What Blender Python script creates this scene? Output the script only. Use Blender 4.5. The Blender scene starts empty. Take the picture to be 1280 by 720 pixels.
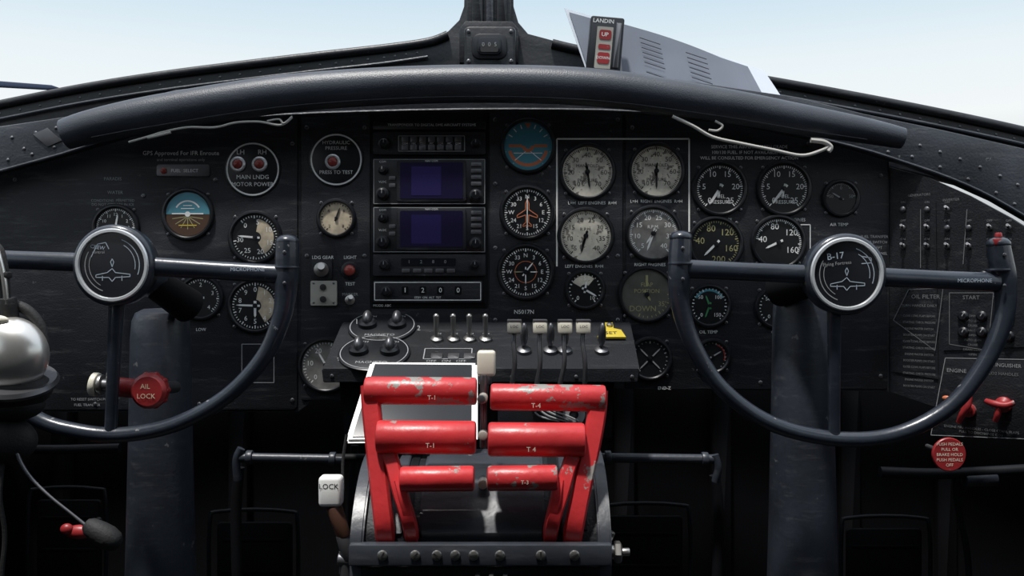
import bpy, bmesh, math, random
from mathutils import Vector, Matrix
random.seed(7)
F=1150.0; D=1.48
def S(y): return F/(D+y)
def P(u,v,y=0.0):
    s=S(y); return Vector(((u-640)/s, y, (360-v)/s))
BAS=Matrix(((1,0,0,0),(0,0,-1,0),(0,1,0,0),(0,0,0,1)))   # local x->X, y->Z, z->-Y
def FR(y=0.0):
    "drawing frame on the vertical plane y (layout units), z local = toward the crew"
    return Matrix.Translation((0,y,0))@BAS@Matrix.Scale(1/S(y),4)
def X(u,v,d=0.0): return Vector((u-640,360-v,d))
def XL(*pts): return [X(*p) for p in pts]

# ---------------------------------------------------------------- materials
MATS={}
def mat(name,col,rough=0.5,metal=0.0,bump=0.0,bscale=200,var=0.0,chip=None,chipt=0.62,cscale=30,emit=0,spec=0.5,coat=0,vscale=12,dust=0):
    m=bpy.data.materials.new(name); m.use_nodes=True
    nt=m.node_tree; n=nt.nodes; l=nt.links
    b=n['Principled BSDF']
    b.inputs['Base Color'].default_value=(*col,1)
    b.inputs['Roughness'].default_value=rough
    b.inputs['Metallic'].default_value=metal
    b.inputs['Specular IOR Level'].default_value=spec
    b.inputs['Coat Weight'].default_value=coat
    tc=n.new('ShaderNodeTexCoord')
    src=None
    if var>0:
        t=n.new('ShaderNodeTexNoise'); t.inputs['Scale'].default_value=vscale; t.inputs['Detail'].default_value=6
        l.new(tc.outputs['Object'],t.inputs['Vector'])
        r=n.new('ShaderNodeValToRGB')
        r.color_ramp.elements[0].position=0.3; r.color_ramp.elements[1].position=0.7
        r.color_ramp.elements[0].color=(*[c*(1-var) for c in col],1)
        r.color_ramp.elements[1].color=(*[min(1,c*(1+var)) for c in col],1)
        l.new(t.outputs['Fac'],r.inputs['Fac']); src=r.outputs['Color']
        l.new(src,b.inputs['Base Color'])
    if chip:
        t=n.new('ShaderNodeTexNoise'); t.inputs['Scale'].default_value=cscale; t.inputs['Detail'].default_value=8; t.inputs['Roughness'].default_value=0.65
        l.new(tc.outputs['Object'],t.inputs['Vector'])
        r=n.new('ShaderNodeValToRGB'); r.color_ramp.elements[0].position=chipt; r.color_ramp.elements[1].position=chipt+0.015
        r.color_ramp.elements[0].color=(0,0,0,1); r.color_ramp.elements[1].color=(1,1,1,1)
        l.new(t.outputs['Fac'],r.inputs['Fac'])
        mx=n.new('ShaderNodeMix'); mx.data_type='RGBA'
        l.new(r.outputs['Color'],mx.inputs[0])
        if src: l.new(src,mx.inputs[6])
        else: mx.inputs[6].default_value=(*col,1)
        mx.inputs[7].default_value=(*chip,1)
        src=mx.outputs[2]
        l.new(src,b.inputs['Base Color'])
    if dust>0:   # streaky dust and scuffs, two stretched noises
        mp=n.new('ShaderNodeMapping'); mp.inputs['Scale'].default_value=(9,30,70); mp.inputs['Rotation'].default_value=(0,0.35,0)
        t=n.new('ShaderNodeTexNoise'); t.inputs['Scale'].default_value=1.6; t.inputs['Detail'].default_value=10; t.inputs['Roughness'].default_value=0.7
        l.new(tc.outputs['Object'],mp.inputs['Vector']); l.new(mp.outputs['Vector'],t.inputs['Vector'])
        r=n.new('ShaderNodeValToRGB'); r.color_ramp.elements[0].position=0.54; r.color_ramp.elements[1].position=0.80
        r.color_ramp.elements[0].color=(0,0,0,1); r.color_ramp.elements[1].color=(dust,dust,dust,1)
        l.new(t.outputs['Fac'],r.inputs['Fac'])
        mx=n.new('ShaderNodeMix'); mx.data_type='RGBA'
        l.new(r.outputs['Color'],mx.inputs[0]); l.new(src,mx.inputs[6]); mx.inputs[7].default_value=(0.28,0.28,0.28,1)
        l.new(mx.outputs[2],b.inputs['Base Color'])
    if bump>0:
        t=n.new('ShaderNodeTexNoise'); t.inputs['Scale'].default_value=bscale; t.inputs['Detail'].default_value=3
        l.new(tc.outputs['Object'],t.inputs['Vector'])
        bp=n.new('ShaderNodeBump'); bp.inputs['Strength'].default_value=bump; bp.inputs['Distance'].default_value=0.002
        l.new(t.outputs['Fac'],bp.inputs['Height']); l.new(bp.outputs['Normal'],b.inputs['Normal'])
    if emit:
        b.inputs['Emission Color'].default_value=(*col,1); b.inputs['Emission Strength'].default_value=emit
    MATS[name]=m
mat('panel_black',(0.015,0.016,0.020),0.5,bump=0.3,bscale=500,var=0.3,chip=(0.08,0.08,0.08),chipt=0.68,cscale=45,spec=.33,dust=.22)
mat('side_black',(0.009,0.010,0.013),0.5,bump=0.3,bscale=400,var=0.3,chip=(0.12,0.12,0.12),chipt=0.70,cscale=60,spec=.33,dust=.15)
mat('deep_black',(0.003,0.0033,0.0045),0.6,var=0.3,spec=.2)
mat('pedal_black',(0.006,0.007,0.009),0.5,var=0.3,spec=.25)
mat('frame_black',(0.010,0.011,0.014),0.42,bump=0.2,bscale=150,var=0.35,chip=(0.12,0.12,0.12),chipt=0.69,cscale=50,dust=.2)
mat('cowl_paint',(0.040,0.045,0.055),0.42,bump=0.25,bscale=250,var=0.35,chip=(0.22,0.22,0.22),chipt=0.69,cscale=50,dust=.3)
mat('leather',(0.034,0.040,0.052),0.38,bump=0.25,bscale=600,var=0.2,spec=0.55,dust=.12)
mat('yoke_paint',(0.024,0.030,0.042),0.28,bump=0.14,bscale=120,var=0.35,chip=(0.22,0.22,0.23),chipt=0.66,cscale=60,coat=0.3,dust=.12)
mat('column_paint',(0.026,0.031,0.042),0.40,bump=0.2,bscale=120,var=0.35,chip=(0.12,0.12,0.12),chipt=0.67,cscale=35,dust=.2)
mat('bezel',(0.010,0.011,0.014),0.35)
mat('gface',(0.010,0.011,0.013),0.35)
mat('cream_glare',(0.68,0.64,0.54),0.5,var=0.3,chip=(0.22,0.20,0.17),chipt=0.58,cscale=90,vscale=50)  # mottled cream painted in for daylight glare on the dial glass
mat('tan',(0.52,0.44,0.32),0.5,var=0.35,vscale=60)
mat('grey_face',(0.18,0.175,0.165),0.45,var=0.5,vscale=40)
mat('olive',(0.09,0.09,0.078),0.5,var=0.3,vscale=40)
mat('white',(0.84,0.85,0.84),0.5)
mat('dimwhite',(0.30,0.31,0.32),0.5)
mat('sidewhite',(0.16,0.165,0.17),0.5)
mat('emblem',(0.42,0.49,0.57),0.45)
mat('ink',(0.02,0.02,0.02),0.5)
mat('brightwhite',(0.88,0.88,0.85),0.4)
mat('ivory',(0.74,0.70,0.58),0.35,var=0.1)
mat('red_paint',(0.54,0.034,0.038),0.36,bump=0.25,bscale=90,var=0.22,chip=(0.30,0.27,0.25),chipt=0.615,cscale=32)
mat('red_worn',(0.52,0.034,0.038),0.38,bump=0.3,bscale=90,var=0.22,chip=(0.27,0.25,0.23),chipt=0.54,cscale=38)
mat('red_knob',(0.26,0.02,0.022),0.4,var=0.35,chip=(0.22,0.1,0.1),chipt=0.62,cscale=50)
mat('red_lamp',(0.30,0.05,0.04),0.25)
mat('orange',(0.60,0.18,0.08),0.5)
mat('teal',(0.07,0.28,0.36),0.4)
mat('sky_teal',(0.09,0.30,0.38),0.4)
mat('brown',(0.07,0.035,0.02),0.5)
mat('yellow',(0.55,0.42,0.04),0.5)
mat('yellow_dim',(0.36,0.34,0.17),0.5)
mat('green',(0.05,0.25,0.10),0.5)
mat('steel',(0.42,0.41,0.39),0.32,metal=0.9,var=0.2)
mat('dark_steel',(0.16,0.16,0.17),0.4,metal=0.8,var=0.3)
mat('silver',(0.80,0.78,0.74),0.30,metal=0.85,bump=0.05,bscale=30)
mat('ring_silver',(0.72,0.74,0.76),0.3,metal=0.5)
mat('plate_grey',(0.34,0.33,0.29),0.5,var=0.2)
mat('paper',(0.62,0.67,0.74),0.6,var=0.06)
mat('paper_grey',(0.17,0.19,0.235),0.45,var=0.15,vscale=8)
mat('cord',(0.45,0.44,0.41),0.7)
mat('rubber',(0.012,0.012,0.013),0.7,bump=0.3,bscale=300)
mat('screen',(0.012,0.010,0.032),0.2,emit=0.16)
mat('screen_hi',(0.018,0.015,0.065),0.2,emit=0.22)
mat('glass_black',(0.014,0.015,0.019),0.15,var=0.2)
mat('tablet_glass',(0.020,0.022,0.026),0.08,spec=0.3,var=0.2)
mat('dome_paint',(0.036,0.040,0.049),0.36,bump=0.3,bscale=60,var=0.3,chip=(0.22,0.22,0.22),chipt=0.65,cscale=30,dust=.2)
mat('wood_brown',(0.09,0.04,0.025),0.5,var=0.4)
mat('wing_blue',(0.03,0.05,0.10),0.5)
mat('fill_blocker_green',(0.03,0.035,0.03),0.7,var=0.2)

# ---------------------------------------------------------------- mesh builder
_T={}
def text_data(s):
    if s in _T: return _T[s]
    c=bpy.data.curves.new('t','FONT'); c.body=s; c.size=1/0.7; c.align_x='CENTER'; c.align_y='CENTER'; c.resolution_u=2
    o=bpy.data.objects.new('t',c); bpy.context.collection.objects.link(o)
    bpy.context.view_layer.update()
    dg=bpy.context.evaluated_depsgraph_get(); m=o.evaluated_get(dg).to_mesh()
    r=([v.co.copy() for v in m.vertices],[list(p.vertices) for p in m.polygons])
    o.evaluated_get(dg).to_mesh_clear()
    bpy.data.objects.remove(o); bpy.data.curves.remove(c)
    _T[s]=r; return r
def catmull(pts,n=6,closed=False):
    pts=[Vector(p) for p in pts]; out=[]; L=len(pts)
    for i in range(L if closed else L-1):
        if closed: a,b,c,d=[pts[(i+k-1)%L] for k in range(4)]
        else: a,b,c,d=pts[max(i-1,0)],pts[i],pts[i+1],pts[min(i+2,L-1)]
        for k in range(n):
            t=k/n
            out.append(0.5*((2*b)+(c-a)*t+(2*a-5*b+4*c-d)*t*t+(3*b-a-3*c+d)*t**3))
    if not closed: out.append(pts[-1])
    return out
def V3(p):
    p=tuple(p); return Vector((p[0],p[1],p[2] if len(p)>2 else 0.0))
class B:
    def __init__(s,name,M=None):
        s.name=name; s.M=M or Matrix.Identity(4); s.v=[];s.f=[];s.mi=[];s.ml=[]
    def add(s,vs,fs,m,M=None):
        o=len(s.v); T=s.M@M if M is not None else s.M
        s.v+= [T@Vector(v) for v in vs]
        if m not in s.ml: s.ml.append(m)
        k=s.ml.index(m)
        for f in fs: s.f.append([o+i for i in f]); s.mi.append(k)
    def bm(s,b,m,M=None):
        b.verts.index_update()
        s.add([v.co.copy() for v in b.verts],[[v.index for v in f.verts] for f in b.faces],m,M); b.free()
    def box(s,c,size,m,bev=0,rot=None,seg=2):
        b=bmesh.new(); bmesh.ops.create_cube(b,size=1)
        for v in b.verts: v.co=Vector((v.co.x*size[0],v.co.y*size[1],v.co.z*size[2]))
        if bev: bmesh.ops.bevel(b,geom=b.edges[:],offset=bev,segments=seg,affect='EDGES',profile=0.5)
        M=Matrix.Translation(c)
        if rot is not None: M=M@rot
        s.bm(b,m,M)
    def prism(s,poly,z0,z1,m,bev=0):
        b=bmesh.new(); vs=[b.verts.new((p[0],p[1],z0)) for p in poly]
        f=b.faces.new(vs); r=bmesh.ops.extrude_face_region(b,geom=[f])
        nv=[e for e in r['geom'] if isinstance(e,bmesh.types.BMVert)]
        for v in nv: v.co.z=z1
        if bev:
            es=[e for e in b.edges if all(abs(v.co.z-z1)<1e-6 for v in e.verts)]
            bmesh.ops.bevel(b,geom=es,offset=bev,segments=2,affect='EDGES',profile=0.5)
        s.bm(b,m)
    def rrect(s,u0,v0,u1,v1,r,z0,z1,m,bev=0):
        poly=[]
        for cx,cy,a in ((u1-r,v0+r,90),(u0+r,v0+r,180),(u0+r,v1-r,270),(u1-r,v1-r,360)):
            for k in range(4,-1,-1):
                t=math.radians(a-k*22.5+0)
                poly.append((cx-640+r*math.cos(t),360-cy+r*math.sin(t)))
        s.prism(poly,z0,z1,m,bev)
    def lathe(s,c,prof,m,axis=(0,0,1),seg=40):
        q=Vector((0,0,1)).rotation_difference(Vector(axis).normalized()).to_matrix().to_4x4()
        vs=[];fs=[];n=len(prof)
        for i in range(seg):
            a=2*math.pi*i/seg
            for r,h in prof: vs.append((r*math.cos(a),r*math.sin(a),h))
        for i in range(seg):
            j=(i+1)%seg
            for k in range(n-1): fs.append([i*n+k,j*n+k,j*n+k+1,i*n+k+1])
        if prof[0][0]>1e-6: fs.append([i*n for i in range(seg)][::-1])
        if prof[-1][0]>1e-6: fs.append([i*n+n-1 for i in range(seg)])
        s.add(vs,fs,m,Matrix.Translation(c)@q)
    def cyl(s,p0,p1,r,m,r2=None,seg=24,bev=0):
        p0=Vector(p0);p1=Vector(p1); r2=r if r2 is None else r2; L=(p1-p0).length
        if bev: prof=[(0,0),(r-bev,0),(r-bev*.3,bev*.3),(r,bev),(r2,L-bev),(r2-bev*.3,L-bev*.3),(r2-bev,L),(0,L)]
        else: prof=[(r,0),(r2,L)]
        s.lathe(p0,prof,m,(p1-p0),seg)
    def ell(s,c,rad,m,rot=None,seg=24):
        b=bmesh.new(); bmesh.ops.create_uvsphere(b,u_segments=seg,v_segments=seg//2,radius=1)
        M=Matrix.Translation(c)
        if rot is not None: M=M@rot
        s.bm(b,m,M@Matrix.Diagonal((*rad,1)))
    def sweep(s,pts,r,m,seg=12,n=6,closed=False,flat=1.0,up=(0,0,1)):
        """tube; flat scales the section along `up`-ish direction"""
        L=len(pts)
        rr=r if isinstance(r,(list,tuple)) else [r]*L
        path=catmull(pts,n,closed) if n>1 else [Vector(p) for p in pts]
        N=len(path); vs=[];fs=[]
        def rad(i):
            if n<=1: return rr[i]
            t=i/n; k=int(t); a=rr[k%L]; b_=rr[(k+1)%L] if (closed or k+1<L) else rr[-1]
            return a+(b_-a)*(t-k)
        for i in range(N):
            if closed: tg=path[(i+1)%N]-path[i-1]
            else: tg=path[min(i+1,N-1)]-path[max(i-1,0)]
            tg.normalize(); U=Vector(up)
            sd=tg.cross(U)
            if sd.length<1e-3: sd=tg.cross(Vector((0.3,0.9,0.2)))
            sd.normalize(); uu=sd.cross(tg).normalized(); R=rad(i)
            for k in range(seg):
                a=2*math.pi*k/seg
                vs.append(path[i]+sd*R*math.cos(a)+uu*R*flat*math.sin(a))
        for i in range(N if closed else N-1):
            j=(i+1)%N
            for k in range(seg):
                k2=(k+1)%seg; fs.append([i*seg+k,i*seg+k2,j*seg+k2,j*seg+k])
        if not closed:
            fs.append(list(range(seg))[::-1]); fs.append([(N-1)*seg+k for k in range(seg)])
        s.add(vs,fs,m)
    def sector(s,c,r0,r1,a0,a1,z,m,n=None):
        n=n or max(3,int(abs(a1-a0)/6)); vs=[];fs=[]
        for i in range(n+1):
            a=math.radians(a0+(a1-a0)*i/n)
            for r in (r0,r1): vs.append((c[0]+r*math.sin(a),c[1]+r*math.cos(a),z))
        for i in range(n): fs.append([2*i,2*i+1,2*i+3,2*i+2])
        s.add(vs,fs,m)
    def line(s,p0,p1,w,m,z=None):
        p0=V3(p0);p1=V3(p1)
        if z is not None: p0.z=z;p1.z=z
        d=(p1-p0); 
        if d.length<1e-6: return
        nrm=Vector((-d.y,d.x,0)).normalized()*w/2
        s.add([p0-nrm,p0+nrm,p1+nrm,p1-nrm],[[0,1,2,3]],m)
    def poly(s,pts,w,m,z,closed=False):
        for i in range(len(pts) if closed else len(pts)-1): s.line(pts[i],pts[(i+1)%len(pts)],w,m,z)
    def text(s,t,c,h,m,rot=0,sx=1.0):
        vs,fs=text_data(t)
        M=Matrix.Translation(c)@Matrix.Rotation(rot,4,'Z')@Matrix.Diagonal((h*sx,h,h,1))
        s.add(vs,fs,m,M)
    def rivet(s,c,r,m='dark_steel'):
        s.lathe(c,[(r,0),(r*.9,r*.35),(r*.5,r*.6),(0,r*.7)],m,seg=10)
    def screw(s,c,r,m='dark_steel'):
        s.lathe(c,[(r,0),(r,r*.35),(r*.8,r*.5),(0,r*.5)],m,seg=14)
        a=random.random()*3; d=Vector((math.cos(a),math.sin(a),0))*r*.75
        s.line(Vector(c)-d+Vector((0,0,r*.55)),Vector(c)+d+Vector((0,0,r*.55)),r*.3,'ink')
    def done(s,sharp=38):
        me=bpy.data.meshes.new(s.name)
        mn=Vector([min(v[i] for v in s.v) for i in range(3)]); mx=Vector([max(v[i] for v in s.v) for i in range(3)])
        cen=(mn+mx)/2
        me.from_pydata([v-cen for v in s.v],[],s.f)
        for m in s.ml: me.materials.append(MATS[m])
        me.polygons.foreach_set('material_index',s.mi)
        me.polygons.foreach_set('use_smooth',[True]*len(s.f))
        b=bmesh.new(); b.from_mesh(me); bmesh.ops.recalc_face_normals(b,faces=b.faces[:]); b.to_mesh(me); b.free()
        me.set_sharp_from_angle(angle=math.radians(sharp))
        me.update()
        o=bpy.data.objects.new(s.name,me); o.location=cen
        bpy.context.collection.objects.link(o); return o

# ================================================================ PANEL
b=B('instrument_panel',FR(0))
b.prism([x[:2] for x in XL((-90,205),(-90,515),(372,515),(392,500),(392,480),(1111,490),(1111,178),(1000,142),(850,118),(640,108),(420,112),(200,145),(80,168))],-9,0,'panel_black')
b.prism([x[:2] for x in XL((-90,212),(-90,512),(368,512),(372,508),(372,128),(200,152),(80,174))],0,2,'panel_black',0.6)
b.rrect(377,118,463,500,3,0,2,'panel_black',0.6)
b.rrect(612,112,778,425,3,0,2,'panel_black',0.6)
b.prism([x[:2] for x in XL((782,118),(782,486),(1108,486),(1108,182),(1000,150),(850,124))],0,2,'panel_black',0.6)
b.rrect(465,115,610,385,2,0,1,'deep_black',0.3)
for u,v in [(20,225),(120,505),(250,505),(366,180),(366,330),(366,500),(384,160),(384,320),(384,480),(456,160),(456,320),(456,395),(619,150),(619,230),(619,310),(619,400),(772,150),(772,320),(772,400),(790,160),(790,320),(790,470),(1100,220),(1100,330),(1100,470),(950,478),(270,225),(180,245),(880,165),(1010,180)]:
    b.screw(X(u,v,2),2.6)
b.poly(XL((696,333),(696,174),(861,174),(861,290)),2.0,'brightwhite',2.4)
b.poly(XL((985,281),(1012,281),(1012,312)),1.2,'white',2.4)
b.poly(XL((303,430),(343,430),(343,478),(303,478)),1.0,'dimwhite',2.4,True)
T=lambda t,u,v,h=4,m='dimwhite',**k: b.text(t,X(u,v,2.5),h,m,**k)
T('PARADIS',142,224,4); T('WATER',145,241,4); T('GPS Approved For IFR Enroute',227,192,5.2,'white'); T('and terminal operations only',227,200,3.6)
T('DO NOT OPERATE IN ICE',142,256,3.2);T('CONDITIONS  PERMITTED',142,251,3.2)
T('LDG GEAR',404,322,4,'white'); T('LIGHT',438,322,4,'white'); T('MARKER',438,368,3.6)
T('N5017N',655,390,5,'white')
for u,v,t in [(740,254,'L=H  LEFT ENGINES  R=H'),(820,252,'L=H  RIGHT ENGINES  R=H'),(730,333,'LEFT ENGINES  R=H'),(812,331,'RIGHT ENGINES'),(897,275,'LEFT ENGINES'),(980,275,'L=H  RIGHT ENGINES'),(1048,281,'AIR TEMP'),(252,412,'LOW'),(885,415,'OIL TEMP'),(830,485,'END-Z'),(900,486,'ENG-Z'),(975,415,'OIL PRESS')]:
    T(t,u,v,3.8,'white')
for i,t in enumerate(['SERVICE THIS AIRPLANE WITH GRADE','100/130 FUEL. IF NOT AVAILABLE, T.O.','WILL BE CONSULTED FOR EMERGENCY ACTION']): T(t,936,184+i*7,3.9,'white')
for i,t in enumerate(['FUEL TRANSFER','PUMP SWITCH','OFF LEFT','LOWER PANEL']): T(t,1092,296+i*7,3.4)
T('TO RESET SWITCH PULL OUT',120,499,3.2);T('FUEL TRANSFER',110,506,3.2)
b.rrect(197,206,263,221,3,2,3.5,'dark_steel',0.5); b.text('FUEL  SELECT',X(232,214,3.7),4,'white')
b.ell(X(206,214,4),(4,4,2),'red_lamp')
b.done()

# ---- gauges
def gauge(name,u,v,r,face='gface',ink='white',labels=(),a0=-140,a1=140,needles=(),ticks=36,cap=(),lh=None,fn=None,full=False,screws=True,tk=0.9):
    b=B(name,FR(0)@Matrix.Translation(X(u,v,2)))
    b.lathe((0,0,0),[(r+5,0),(r+5,2.5),(r+3.5,4.5),(r+1.5,4.8),(r,3.2),(r,1.2),(0,1.2)],'bezel',seg=56)
    b.lathe((0,0,1.2),[(r,0),(r,0.3),(0,0.3)],face,seg=56)
    if full: a0,a1=0,360
    n=ticks
    for i in range(n+(0 if full else 1)):
        a=math.radians(a0+(a1-a0)*i/n); L=0.13 if i%5==0 else 0.08
        d=Vector((math.sin(a),math.cos(a),0))
        b.line(d*r*(0.95-L),d*r*0.95,tk if i%5 else tk*1.5,ink,1.8)
    m=len(labels)
    for i,t in enumerate(labels):
        a=math.radians(a0+(a1-a0)*(i/m if full else i/max(1,m-1)))
        b.text(t,(math.sin(a)*r*.66,math.cos(a)*r*.66,1.85),lh or r*.2,ink)
    for dx,dy,t,h in cap: b.text(t,(dx,dy,1.85),h,ink)
    if fn: fn(b,r)
    for nd in needles:
        a,L=nd[:2]; w=nd[2] if len(nd)>2 else 2.2; mm=nd[3] if len(nd)>3 else ink
        d=Vector((math.sin(math.radians(a)),math.cos(math.radians(a)),0)); nn=Vector((-d.y,d.x,0))
        z=Vector((0,0,2.4)); t0=-d*r*.2+z
        b.add([t0-nn*w*.6,t0+nn*w*.6,d*r*L*.8+nn*w*.5+z,d*r*L+z,d*r*L*.8-nn*w*.5+z],[[0,1,2,3,4]],mm)
    if needles: b.lathe((0,0,2.2),[(r*.1,0),(r*.1,1),(0,1.2)],'bezel',seg=14)
    if screws:
        for k in range(4):
            a=math.radians(45+90*k); b.screw((math.cos(a)*(r+7),math.sin(a)*(r+7),0),2.2)
    return b.done()
tens=['0','1','2','3','4','5','6','7','8','9']
def att1(b,r):
    b.sector((0,0),0,r*.93,0,360,1.9,'teal')
    b.sector((0,0),r*.72,r*.86,105,255,2.0,'orange')
    b.line((-r*.8,0),(-r*.25,0),3.6,'orange',2.3); b.line((r*.25,0),(r*.8,0),3.6,'orange',2.3)
    b.sector((0,0),r*.12,r*.26,90,270,2.3,'orange'); b.line((-r*.6,-r*.3),(r*.6,-r*.3),1,'white',2.2)
    b.line((-r*.55,-r*.6),(0,-r*.15),1,'white',2.2); b.line((r*.55,-r*.6),(0,-r*.15),1,'white',2.2)
    for a in (-60,-40,-20,0,20,40,60):
        d=Vector((math.sin(math.radians(a)),math.cos(math.radians(a)),0)); b.line(d*r*.75,d*r*.93,1.3,'white',2.3)
    b.add([(-4,r*.95,2.4),(4,r*.95,2.4),(0,r*.7,2.4)],[[0,1,2]],'orange')
gauge('attitude_indicator',660,183,30,'teal',ticks=8,fn=att1)
def att2(b,r):
    b.sector((0,0),0,r*.97,-90,90,1.9,'sky_teal'); b.sector((0,0),0,r*.97,90,270,1.9,'brown')
    b.sector((0,0),r*.55,r*.62,-60,60,2.0,'white')
    for i in range(-3,4): b.line((0,-r*.1),(math.sin(i*.45)*r*.7,-math.fabs(math.cos(i*.45))*r*.6-2),0.9,'yellow_dim',2.0)
    b.line((-r*.7,r*.02),(r*.7,r*.02),1.6,'white',2.3); b.sector((0,0),0,r*.12,0,360,2.4,'white')
    b.line((-r*.3,r*.25),(r*.3,r*.25),1,'white',2.3);b.line((-r*.2,r*.38),(r*.2,r*.38),1,'white',2.3)
    b.line((-r*.4,-r*.5),(r*.4,-r*.5),1.4,'yellow',2.3)
gauge('attitude_indicator',236,268,28,'brown',ticks=8,fn=att2)
def plane(b,r):
    for s in (-1,1):
        b.poly([(0,r*.55),(s*r*.07,r*.38),(s*r*.07,r*.12),(s*r*.42,-r*.12),(s*r*.42,-r*.22),(s*r*.06,-r*.1),(s*r*.05,-r*.4),(s*r*.18,-r*.52),(s*r*.18,-r*.58),(0,-r*.52)],1.0,'orange' ,2.2)
    b.line((0,-r*.7),(0,r*.7),1.0,'white',2.3)
nesw=['N','3','6','E','12','15','S','21','24','W','30','33']
gauge('directional_gyro',659,266,30,labels=nesw,full=True,ticks=60,fn=plane,lh=5)
gauge('radio_compass_indicator',657,340,31,labels=nesw,full=True,ticks=60,lh=5,needles=((38,.5,1.6,'white'),(180,.5,1.2,'white'),(90,.5,1.2,'white'),(270,.5,1.2,'yellow_dim')),fn=lambda b,r:b.sector((0,0),r*.42,r*.44,0,360,2,'orange'))
def glare_half(mt):  # sector on the dial painted as daylight reflected in its glass
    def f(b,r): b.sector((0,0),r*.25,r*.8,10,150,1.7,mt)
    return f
gauge('airspeed_indicator',320,297,29,labels=['0','5','10','15','20','25','30'],a0=-40,a1=260,ticks=40,needles=((-85,.75,2.2,'white'),),fn=glare_half('tan'),lh=6)
gauge('altimeter',320,382,30,labels=tens,full=True,ticks=50,needles=((-88,.8,2.2,'white'),(180,.5,3,'white')),fn=glare_half('tan'),lh=6)
gauge('suction_gauge',421,273,20,'tan','ink',labels=['2','4','6','8'],needles=((20,.7),),ticks=25)
gauge('clock',146,285,25,labels=['12','1','2','3','4','5','6','7','8','9','10','11'],full=True,ticks=60,needles=((10,.7),(100,.5)),lh=4)
gauge('rate_of_climb_indicator',252,372,24,labels=['0','1','2','3','4'],needles=((-90,.7),),lh=5)
gauge('oxygen_gauge',408,456,30,'grey_face','white',labels=['0','10','20','30','40','50'],needles=((-30,.6),),lh=6)
MP=['10','20','30','40','50','60','70']; RP=['5','10','15','20','25','30','35','40']; FP=['0','5','10','15','20','25']
gauge('manifold_pressure_gauge',734,215,31,'cream_glare','ink',labels=MP,ticks=60,needles=((172,.7,2.4,'ink'),(-10,.4,2,'ink')),cap=((0,7,'MANIFOLD',4),(0,-11,'PRESSURE',4)),lh=6)
gauge('manifold_pressure_gauge',820,214,31,'cream_glare','ink',labels=MP,ticks=60,needles=((180,.75,2.4,'ink'),(5,.35,2,'ink')),cap=((0,7,'MANIFOLD',4),(0,-11,'PRESSURE',4)),lh=6)
gauge('tachometer',732,295,31,'cream_glare','ink',labels=RP,ticks=60,needles=((195,.75,2.4,'ink'),(200,.5,2,'ink')),cap=((0,8,'R.P.M.',4),),lh=6)
gauge('tachometer',816,292,31,'grey_face','white',labels=RP,ticks=60,needles=((200,.75,2.4),(215,.5,2)),cap=((0,8,'R.P.M.',4),),lh=6)
gauge('vacuum_gauge',731,362,21,'gface','white',labels=['0','5','10'],needles=((120,.8),(10,.5)),ticks=20,fn=lambda b,r:b.sector((0,0),r*.3,r*.85,-60,40,1.7,'cream_glare'),lh=5)
gauge('flap_position_indicator',808,368,31,'olive','yellow_dim',ticks=10,needles=((150,.3,2.4,'yellow_dim'),),cap=((0,12,'FLAP',5),(0,4,'POSITION',5),(-5,-18,'DOWN',7),(19,-12,"35'",6)),a0=90,a1=200,fn=lambda b,r:b.line((0,10),(0,24),3,'yellow_dim',2.2))
gauge('fuel_pressure_gauge',899,236,30,labels=FP,ticks=50,needles=((213,.8,3),(190,.4,2)),cap=((0,-10,'FUEL',4.5),(0,-17,'PRESSURE',4.5)),lh=7)
gauge('fuel_pressure_gauge',979,236,30,labels=FP,ticks=50,needles=((218,.8,3),(190,.4,2)),cap=((0,-10,'FUEL',4.5),(0,-17,'PRESSURE',4.5)),lh=7)
gauge('air_temperature_gauge',1050,248,19,labels=['50','0','50'],ticks=20,a0=-80,a1=80,needles=((-60,.7,1.6,'dimwhite'),),ink='dimwhite',lh=4)
gauge('oil_pressure_gauge',894,305,30,labels=['40','80','120','160','200'],ticks=40,ink='yellow_dim',needles=((225,.7,2.5,'white'),),lh=8,a0=-80,a1=170)
gauge('oil_pressure_gauge',972,303,30,labels=['40','80','120','160'],ticks=40,needles=((245,.6,2.5,'white'),),lh=7.5,a0=-80,a1=120)
gauge('oil_temperature_gauge',886,382,23,labels=['0','50','100','150'],ticks=24,needles=((200,.7,2,'green'),(-20,.6,2,'green')),lh=4.5,fn=lambda b,r:b.sector((0,0),r*.78,r*.9,-60,60,1.7,'teal'))
gauge('oil_temperature_gauge',970,384,23,labels=['0','50','100','150'],ticks=24,needles=((200,.7,2),),lh=4.5)
gauge('carburetor_temperature_gauge',890,445,18,ticks=18,ink='dimwhite',needles=((60,.7,1.6),),fn=lambda b,r:b.sector((0,0),r*.8,r*.9,20,110,1.7,'red_lamp'))
gauge('cylinder_temperature_gauge',812,448,23,ticks=20,needles=((45,.8,1.6),(135,.8,1.6),(225,.8,1.6),(-45,.8,1.6)),ink='dimwhite')
def ringlamp(name,u,v,r,lamps,texts):
    b=B(name,FR(0)@Matrix.Translation(X(u,v,2)))
    b.lathe((0,0,0),[(r+2,0),(r+2,1.5),(r,2),(0,2)],'bezel',seg=48); b.sector((0,0),r-2,r,0,360,2.3,'white')
    for dx,dy,c in lamps:
        b.lathe((dx,dy,2),[(9.5,0),(9.5,3),(8,4.5),(6.5,4.5),(6.5,3),(0,3)],'ring_silver',seg=24); b.ell((dx,dy,5),(6,6,4),c)
    for dx,dy,t,h in texts: b.text(t,(dx,dy,2.4),h,'white')
    b.done()
ringlamp('landing_gear_lamp_plate',317,212,33,[(-18,6,'red_lamp'),(9,6,'red_lamp')],[(-15,21,'LH',6),(12,21,'RH',6),(0,-10,'MAIN LNDG',5.2),(0,-19,'MOTOR POWER',5)])
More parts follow.
